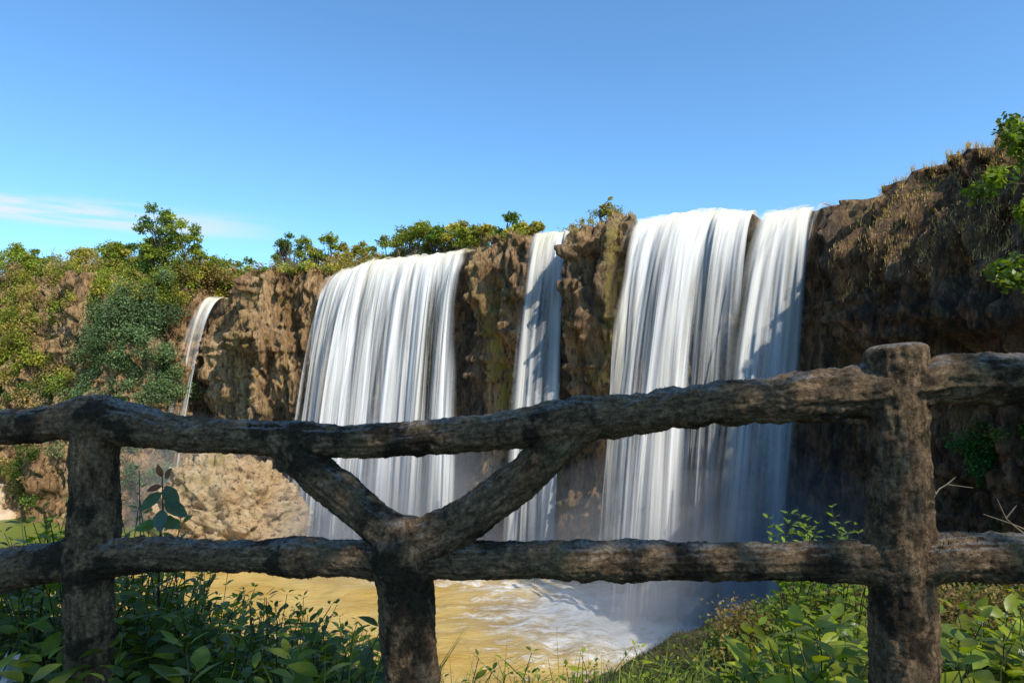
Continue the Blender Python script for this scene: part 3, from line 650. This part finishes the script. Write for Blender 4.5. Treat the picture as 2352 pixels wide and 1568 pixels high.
# ---------------------------------------------------------------- trees near the viewpoint
def big_tree(base, limbs, tint, leaf, per, cr, name, nsub=5, mids=None):
    lb = Bag(); kb = Bag(); base = np.array(base, float)
    trunk_top = np.mean([l for l in limbs], 0); fork = base+(trunk_top-base)*np.array([.35, .35, .5])
    if mids is not None: fork = np.array(mids, float)
    V, Q, D = tube([base, (base+fork)/2+np.array([.1, .05, 0]), fork], [.22, .17, .13], .1, 14, lambda V, L, A: .015*fbm(V[..., 0]*6, V[..., 1]*6, V[..., 2]*3, 3, 4)); kb.add(V, Q, (1, 1, 1))
    for l in limbs:
        l = np.array(l, float); mid = (fork+l)/2+rng.normal(size=3)*.1+np.array([0, 0, .1]); V, Q, D = tube([fork, mid, l], [.06, .025, .008], .12, 8, None, False); kb.add(V, Q, (1, 1, 1))
        for j in range(nsub):
            e = l+rng.normal(size=3)*cr*.7; V, Q, D = tube([mid*.2+l*.8, (l+e)/2, e], [.008, .005, .003], .15, 5, None, False); kb.add(V, Q, (1, 1, 1)); clump(lb, e, cr*.55, per, leaf, tint*(.7+.6*rng.random()), .4)
    o = lb.out(name, LEAF2, True); kb.out('trunk_and_limbs', BARK, True, o)
big_tree((7.6, 6.6, -4), [(4.66, 6.0, 1.75), (4.70, 6.1, 1.35), (4.80, 6.2, 2.1), (4.66, 6.0, .95), (5.6, 6.4, 1.9), (6.2, 6.0, 1.4), (5.9, 6.6, 2.3)], gB*.9, .07, 130, .26, 'broadleaf_tree', 5, (6.9, 6.5, 1.2))
big_tree((5.2, -2.2, -1.3), [(1.7, -.7, 3.6), (2.4, -.6, 4.0), (3.1, -.9, 4.2), (2.8, -1.4, 4.9), (2.2, -1.2, 4.4), (2.9, -.4, 4.5), (3.6, -.9, 4.6)], gB*.7, .12, 140, .72, 'shade_tree')

# ---------------------------------------------------------------- light, sky, camera
EL = math.radians(45); Sd = np.array([.70, -.71]); Sd = Sd/np.linalg.norm(Sd)
sun = bpy.data.lights.new('sun', 'SUN'); sun.energy = 5.0; sun.angle = math.radians(.5); sun.color = (1, .93, .80)
so = bpy.data.objects.new('sun', sun); sc.collection.objects.link(so)
dirv = Vector((Sd[0]*math.cos(EL), Sd[1]*math.cos(EL), math.sin(EL))); so.rotation_euler = dirv.to_track_quat('Z', 'Y').to_euler()
w = bpy.data.worlds.new('World'); sc.world = w; w.use_nodes = True; nt = w.node_tree; nt.nodes.clear()
sky = nt.nodes.new('ShaderNodeTexSky'); sky.sky_type = 'NISHITA'; sky.sun_disc = False; sky.sun_elevation = EL; sky.sun_rotation = math.atan2(Sd[0], Sd[1]); sky.air_density = 1.0; sky.dust_density = .9; sky.ozone_density = 1.5; sky.altitude = 700
bg = nt.nodes.new('ShaderNodeBackground'); bg.inputs[1].default_value = .145; wo = nt.nodes.new('ShaderNodeOutputWorld')
tc = nt.nodes.new('ShaderNodeTexCoord'); sp_ = nt.nodes.new('ShaderNodeSeparateXYZ'); nt.links.new(tc.outputs['Generated'], sp_.inputs[0])
mp = nt.nodes.new('ShaderNodeMapping'); mp.inputs['Scale'].default_value = (5, 5, 46); mp.inputs['Location'].default_value = (.3, .1, 0); nt.links.new(tc.outputs['Generated'], mp.inputs[0])
nz = nt.nodes.new('ShaderNodeTexNoise'); nz.inputs['Scale'].default_value = 1.6; nz.inputs['Detail'].default_value = 8; nt.links.new(mp.outputs[0], nz.inputs[0])
def mr(v, a, b, c=0., d=1.):
    n_ = nt.nodes.new('ShaderNodeMapRange'); n_.interpolation_type = 'SMOOTHSTEP'; nt.links.new(v, n_.inputs[0])
    for i, q in enumerate((a, b, c, d)): n_.inputs[i+1].default_value = q
    return n_.outputs[0]
def mul(a, b):
    n_ = nt.nodes.new('ShaderNodeMath'); n_.operation = 'MULTIPLY'; nt.links.new(a, n_.inputs[0]); nt.links.new(b, n_.inputs[1]); return n_.outputs[0]
cl = mul(mul(mr(nz.outputs[0], .34, .60), mul(mr(sp_.outputs[2], .174, .190), mr(sp_.outputs[2], .196, .220, 1, 0))), mr(sp_.outputs[0], -.50, -.27, 1.0, 0))
tint = nt.nodes.new('ShaderNodeMix'); tint.data_type = 'RGBA'; tint.blend_type = 'MULTIPLY'; tint.inputs[0].default_value = 1; nt.links.new(sky.outputs[0], tint.inputs[6]); tint.inputs[7].default_value = (.92, 1.40, 1.68, 1)
mx = nt.nodes.new('ShaderNodeMix'); mx.data_type = 'RGBA'; nt.links.new(cl, mx.inputs[0]); nt.links.new(tint.outputs[2], mx.inputs[6]); mx.inputs[7].default_value = (5.8, 6.1, 6.5, 1)
nt.links.new(mx.outputs[2], bg.inputs[0]); nt.links.new(bg.outputs[0], wo.inputs[0])
cam = bpy.data.cameras.new('camera'); cam.lens = 24; cam.sensor_width = 36; cam.shift_y = (HZ-784)/2352; cam.clip_end = 4000; cam.clip_start = .05
co = bpy.data.objects.new('camera', cam); co.rotation_euler = (math.radians(90), 0, 0); sc.collection.objects.link(co); sc.camera = co
